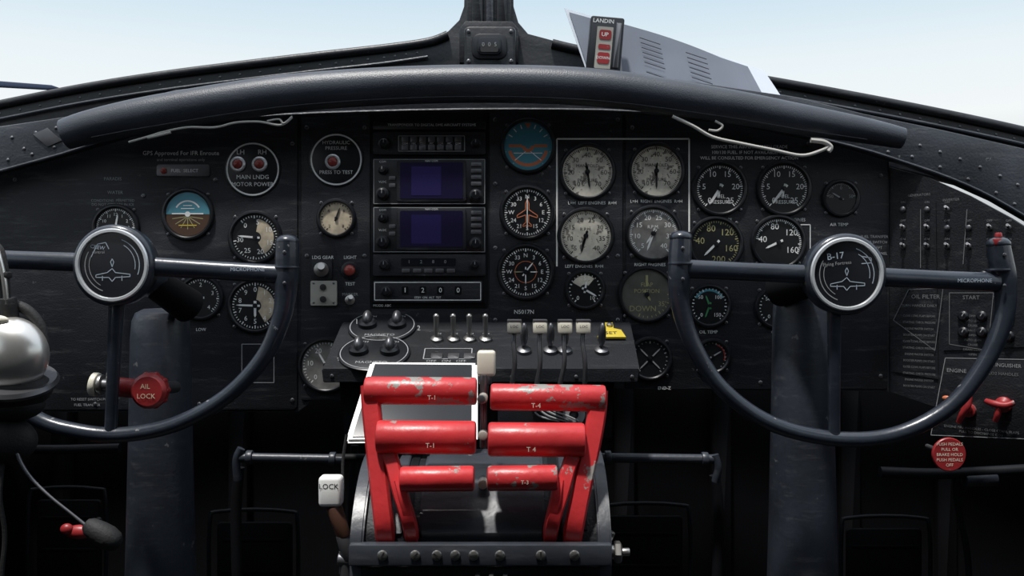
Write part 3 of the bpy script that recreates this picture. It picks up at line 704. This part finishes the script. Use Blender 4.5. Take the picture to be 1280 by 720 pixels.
for u in (546,567,587,607):
    b.M=CM(u,425); b.lathe((0,0,0),[(8,0),(8,3),(5,5),(0,5)],'steel',seg=14)
    b.cyl((0,0,3),(0,4,30),2.6,'steel',r2=3.6,seg=12); b.ell((0,4,31),(4,4,4),'steel',seg=12)
    b.text('ON',(0,16,.6),4,'dimwhite')
    b.M=CM(u,446); b.rrect(640-7,360-6,640+7,360+6,1,0,2,'dark_steel',.4)
for u in (655,706,752,688):
    b.M=CM(u,440); b.lathe((0,0,0),[(9,0),(9,4),(6,6),(0,6)],'dark_steel',seg=16); b.ell((0,4,22),(5,7,16),'dark_steel')
b.M=CM(553,441)
b.poly([(-22,-16),(36,-16),(36,10),(-22,10)],1.2,'dimwhite',.6,True); b.text('OFF   ON   OFF',(6,-22,.8),5,'dimwhite')
b.done()
b=B('cowl_flap_tag',CM(763,418)); b.prism([(-18,-16),(18,-16),(14,4),(5,8),(5,24),(-5,24),(-5,8),(-14,4)],2,5,'yellow',.6); b.text('SET',(0,-6,5.4),7,'ink'); b.lathe((0,14,5),[(4,0),(4,3),(0,4)],'steel',seg=12)
b.done()
b=B('propeller_control_levers')
for i,u in enumerate((643,675,706,729)):
    b.M=FR(-0.22)
    x1=[640,671,700,731][i]
    b.sweep(XL((u,414,0),(u-1,428,3),((u+x1)/2+ (2 if i<3 else 1),455,5),(x1,482,-2),(x1,505,-20)),[2.8,2.8,3,3.2,3.2],'dark_steel',seg=10,n=5)
    b.box(X(u,409,2),(18,16,14),'ivory' if i else 'plate_grey',2.5); b.box(X(u,401,2),(18,4,14),'dark_steel',1)
    b.text('LOC',X(u,408,9.4),3.5,'ink')
b.M=FR(-0.25)
for u in (668,698,722): b.cyl(X(u,492,-10),X(u,512,4),6,'dark_steel',bev=1)
b.rrect(622,486,748,540,5,-50,-12,'side_black',2)
for i in range(4): b.sweep(XL((668+i*8,515,-10),(676+i*12,522,-8),(700+i*8,528,-10)),1.2,'dimwhite',seg=6)
b.sector((718-640,360-520),6,14,0,360,-11,'dimwhite')
b.done()

# tablet
b=B('tablet_computer')
TC=[P(463,451,-.36),P(597,452,-.36),P(597,550,-.44),P(431,552,-.44)]
tn=(TC[1]-TC[0]).cross(TC[3]-TC[0]).normalized()
if tn.y>0: tn=-tn
slab(b,TC,'brightwhite',th=0.007,bev=.003)
cc=sum(TC,Vector())/4
sg=[cc+(p-cc)*.90+tn*0.0004 for p in TC]
slab(b,sg,'tablet_glass',th=-0.0008,bev=0)
b.done()

# ================================================================ throttle quadrant
AY,AZ,RR=-0.42,-0.3235,0.13
XA,XB=-0.162,0.098
def arc(a0,a1,R,n=24): return [(AY-R*math.sin(math.radians(lerp(a0,a1,i/n))),AZ+R*math.cos(math.radians(lerp(a0,a1,i/n)))) for i in range(n+1)]
def ext(b,poly,x0,x1,m,bev=0):
    bm_=bmesh.new(); vs=[bm_.verts.new((x0,p[0],p[1])) for p in poly]; f=bm_.faces.new(vs)
    r=bmesh.ops.extrude_face_region(bm_,geom=[f])
    for v in [e for e in r['geom'] if isinstance(e,bmesh.types.BMVert)]: v.co.x=x1
    if bev:
        es=[e for e in bm_.edges if abs(e.verts[0].co.x-e.verts[1].co.x)<1e-7]
        bmesh.ops.bevel(bm_,geom=es,offset=bev,segments=2,affect='EDGES')
    b.bm(bm_,m)
b=B('throttle_quadrant')
body=arc(-70,60,RR)+[(AY-0.10,-0.40),(AY+0.10,-0.40)]
ext(b,body,XA+.006,XB-.006,'side_black',.002)
cen_=arc(-60,58,RR+.006)+[(AY-.10,AZ+.03),(AY+.05,AZ)]
ext(b,cen_,-0.096,0.034,'dome_paint',.003)
for x0,x1 in ((XA-.004,XA+.010),(XB-.010,XB+.004)):
    ext(b,arc(-75,62,RR+.008)+[(AY-0.12,-0.36),(AY+0.12,-0.36)],x0,x1,'dome_paint',.002)
for x0,x1 in ((-0.140,-0.128),(-0.112,-0.104),(0.040,0.050),(0.062,0.078)):
    ext(b,arc(-60,56,RR+.0015)+[(AY-.08,AZ+.02),(AY+.05,AZ)],x0,x1,'deep_black')
for x0,x1 in ((-0.126,-0.114),(0.052,0.060)):
    ext(b,arc(-60,58,RR+.004)+[(AY-.08,AZ+.02),(AY+.05,AZ)],x0,x1,'dome_paint',.001)
zs=-(694-360)/1236
b.box(((XA+XB)/2,-0.545,zs),(XB-XA+.006,0.014,.022),'dome_paint',.002)
b.M=FR(-0.552)
for u in (478,519,546,569,592,625,676,718): 
    b.screw(X(u,694,0),6.5,'steel')
b.M=Matrix.Identity(4)
b.box(((XA+XB)/2,-0.535,zs-.022),(XB-XA-.01,0.012,.016),'side_black',.002)
for i in range(3): b.box((-0.035+i*.014,-0.545,zs-.04),(0.005,0.01,.04),'dark_steel',.001)
b.box(((XA+XB)/2,AY,-0.61),(XB-XA-.03,0.17,.40),'side_black',.004)
b.M=FR(-0.52)
b.cyl(X(752,690,0),X(768,690,0),9,'steel',bev=1); b.lathe(X(768,690,0),[(13,0),(14,2),(14,7),(11,9),(0,9)],'steel',axis=(1,0,0),seg=6); b.cyl(X(776,690,0),X(787,690,0),5,'steel',bev=1); b.cyl(X(758,676,0),X(764,664,0),6,'steel',bev=1)
b.M=FR(-0.50)
b.cyl(X(604,560,-6),X(604,470,-10),4.5,'dark_steel'); 
for v in (497,543,603): b.cyl(X(604,v,-5),X(604,v,14),6,'plate_grey' if v!=603 else 'ivory',bev=1.5); 
b.cyl(X(602,497,8),X(602,497,18),5,'dark_steel',bev=1)
b.cyl(X(603,603,-30),X(603,603,6),5,'dark_steel')
b.done()
b=B('turbo_control_lever',FR(-0.40))
b.sweep(XL((608,465,0),(607,480,0),(604,520,-4),(604,575,-20)),4,'dark_steel',seg=12)
b.box(X(608,454,0),(23,32,20),'ivory',4,seg=3); b.cyl(X(607,468,0),X(607,480,0),8,'dark_steel',bev=1); b.done()
b=B('lock_lever',FR(-0.50))
b.box(X(414,613,0),(29,38,22),'brightwhite',5,seg=3); b.text('LOCK',X(413,606,11.3),6.5,'ink')
b.cyl(X(417,632,0),X(430,672,-2),10,'wood_brown',r2=9,bev=2); b.cyl(X(428,668,-2),X(436,700,-4),9,'dark_steel',bev=1); b.cyl(X(422,700,-4),X(460,703,-4),8,'dark_steel',bev=1); b.cyl(X(430,690,-4),X(434,770,-4),7,'dark_steel')
b.sweep(XL((428,548,-30),(424,585,-24),(427,640,-14),(424,720,-10)),2,'rubber',seg=8)
b.done()

# red levers
def flatbar(b,pts,w,th,m):
    "bevelled flat bar through world points (wide across x)"
    pts=catmull(pts,6); n=len(pts); vs=[]; fs=[]
    for i,p in enumerate(pts):
        tg=(pts[min(i+1,n-1)]-pts[max(i-1,0)]).normalized(); sx=Vector((0,1,0)).cross(tg); sx.normalize(); 
        if sx.x<0: sx=-sx
        q=tg.cross(sx).normalized(); e=.25
        for a,c in ((-1,-1+e*2),(-1+e,-1),(1-e,-1),(1,-1+e*2),(1,1-e*2),(1-e,1),(-1+e,1),(-1,1-e*2)):
            vs.append(p+sx*a*w/2+q*c*th/2)
    for i in range(n-1):
        for k in range(8): k2=(k+1)%8; fs.append([8*i+k,8*i+k2,8*i+8+k2,8*i+8+k])
    fs.append(list(range(8))); fs.append([8*(n-1)+k for k in range(8)][::-1])
    b.add(vs,fs,m)
def hbar(b,u0,v0,u1,v1,y,r,m='red_paint'):
    p0=P(u0,v0,y);p1=P(u1,v1,y); b.cyl(p0,p1,r,m,seg=36,bev=.003)
b=B('throttle_lever')
hbar(b,456,488,596,489,-0.50,.0148,'red_worn'); hbar(b,471,546,595,547,-0.525,.0172); hbar(b,500,599,593,598,-0.545,.0128)
flatbar(b,[P(463,482,-.50),P(464,505,-.505),P(468,545,-.515),P(475,610,-.53),P(481,662,-.535),P(484,690,-.51)],.020,.013,'red_paint')
flatbar(b,[P(484,560,-.522),P(491,580,-.53),P(500,615,-.54),P(512,655,-.54),P(518,690,-.51)],.015,.012,'red_paint')
flatbar(b,[P(500,600,-.54),P(506,625,-.545),P(515,665,-.535),P(519,690,-.51)],.011,.012,'red_paint')
b.M=FR(-0.516); b.text('T-1',X(540,497,2),5.5,'ivory'); b.M=FR(-0.5435); b.text('T-1',X(538,557,1),6,'ivory')
b.M=FR(-.53); b.screw(X(476,662,8),4,'steel')
b.done()
b=B('throttle_lever')
hbar(b,613,496,757,498,-0.50,.0142,'red_worn'); hbar(b,610,549,731,550,-0.525,.0176); hbar(b,609,598,697,597,-0.545,.0128,'red_worn')
flatbar(b,[P(748,488,-.50),P(746,515,-.505),P(740,550,-.515),P(727,610,-.53),P(717,662,-.535),P(713,692,-.51)],.020,.013,'red_paint')
flatbar(b,[P(722,555,-.522),P(712,580,-.53),P(702,615,-.54),P(690,655,-.54),P(685,690,-.51)],.015,.012,'red_paint')
flatbar(b,[P(698,600,-.54),P(694,625,-.545),P(686,660,-.535),P(683,690,-.51)],.011,.012,'red_paint')
b.M=FR(-0.516); b.text('T-4',X(670,507,2),6,'ivory'); b.M=FR(-0.5435); b.text('T 4',X(664,562,1),6,'ivory'); b.M=FR(-0.559); b.text('T-3',X(656,603,1),5,'ivory')
b.M=FR(-.53); b.screw(X(722,662,8),4,'steel')
b.done()

# ================================================================ world, light, camera
w=bpy.data.worlds.new('sky'); bpy.context.scene.world=w; w.use_nodes=True
nt=w.node_tree; bg=nt.nodes['Background']; tc=nt.nodes.new('ShaderNodeTexCoord'); sp=nt.nodes.new('ShaderNodeSeparateXYZ'); rp=nt.nodes.new('ShaderNodeValToRGB')
nt.links.new(tc.outputs['Generated'],sp.inputs[0]); nt.links.new(sp.outputs['Z'],rp.inputs['Fac']); nt.links.new(rp.outputs['Color'],bg.inputs['Color'])
cr=rp.color_ramp; cr.elements[0].position=0.0; cr.elements[0].color=(0.10,0.10,0.11,1)
cr.elements[1].position=1.0; cr.elements[1].color=(1.0,1.08,1.2,1)
for p,c in ((0.04,(0.45,0.47,0.5)),(0.17,(0.90,0.94,0.95)),(0.23,(0.82,0.90,0.94)),(0.30,(0.61,0.77,0.88)),(0.5,(0.75,0.85,0.97))):
    e=cr.elements.new(p); e.color=(*c,1)
bg.inputs['Strength'].default_value=1.0
sd=bpy.data.lights.new('sun','SUN'); sd.energy=4.2; sd.angle=math.radians(4); sd.color=(1,.97,.93)
so=bpy.data.objects.new('sun',sd); bpy.context.collection.objects.link(so)
so.rotation_euler=Vector((0.18,0.27,-1.0)).to_track_quat('-Z','Y').to_euler()
cd=bpy.data.cameras.new('camera'); cd.sensor_width=36; cd.lens=F/1280*36; cd.clip_start=.01
co=bpy.data.objects.new('camera',cd); co.location=(0,-D,0); co.rotation_euler=(math.pi/2,0,0); bpy.context.collection.objects.link(co)
bpy.context.scene.camera=co
bpy.context.scene.view_settings.view_transform='Standard'
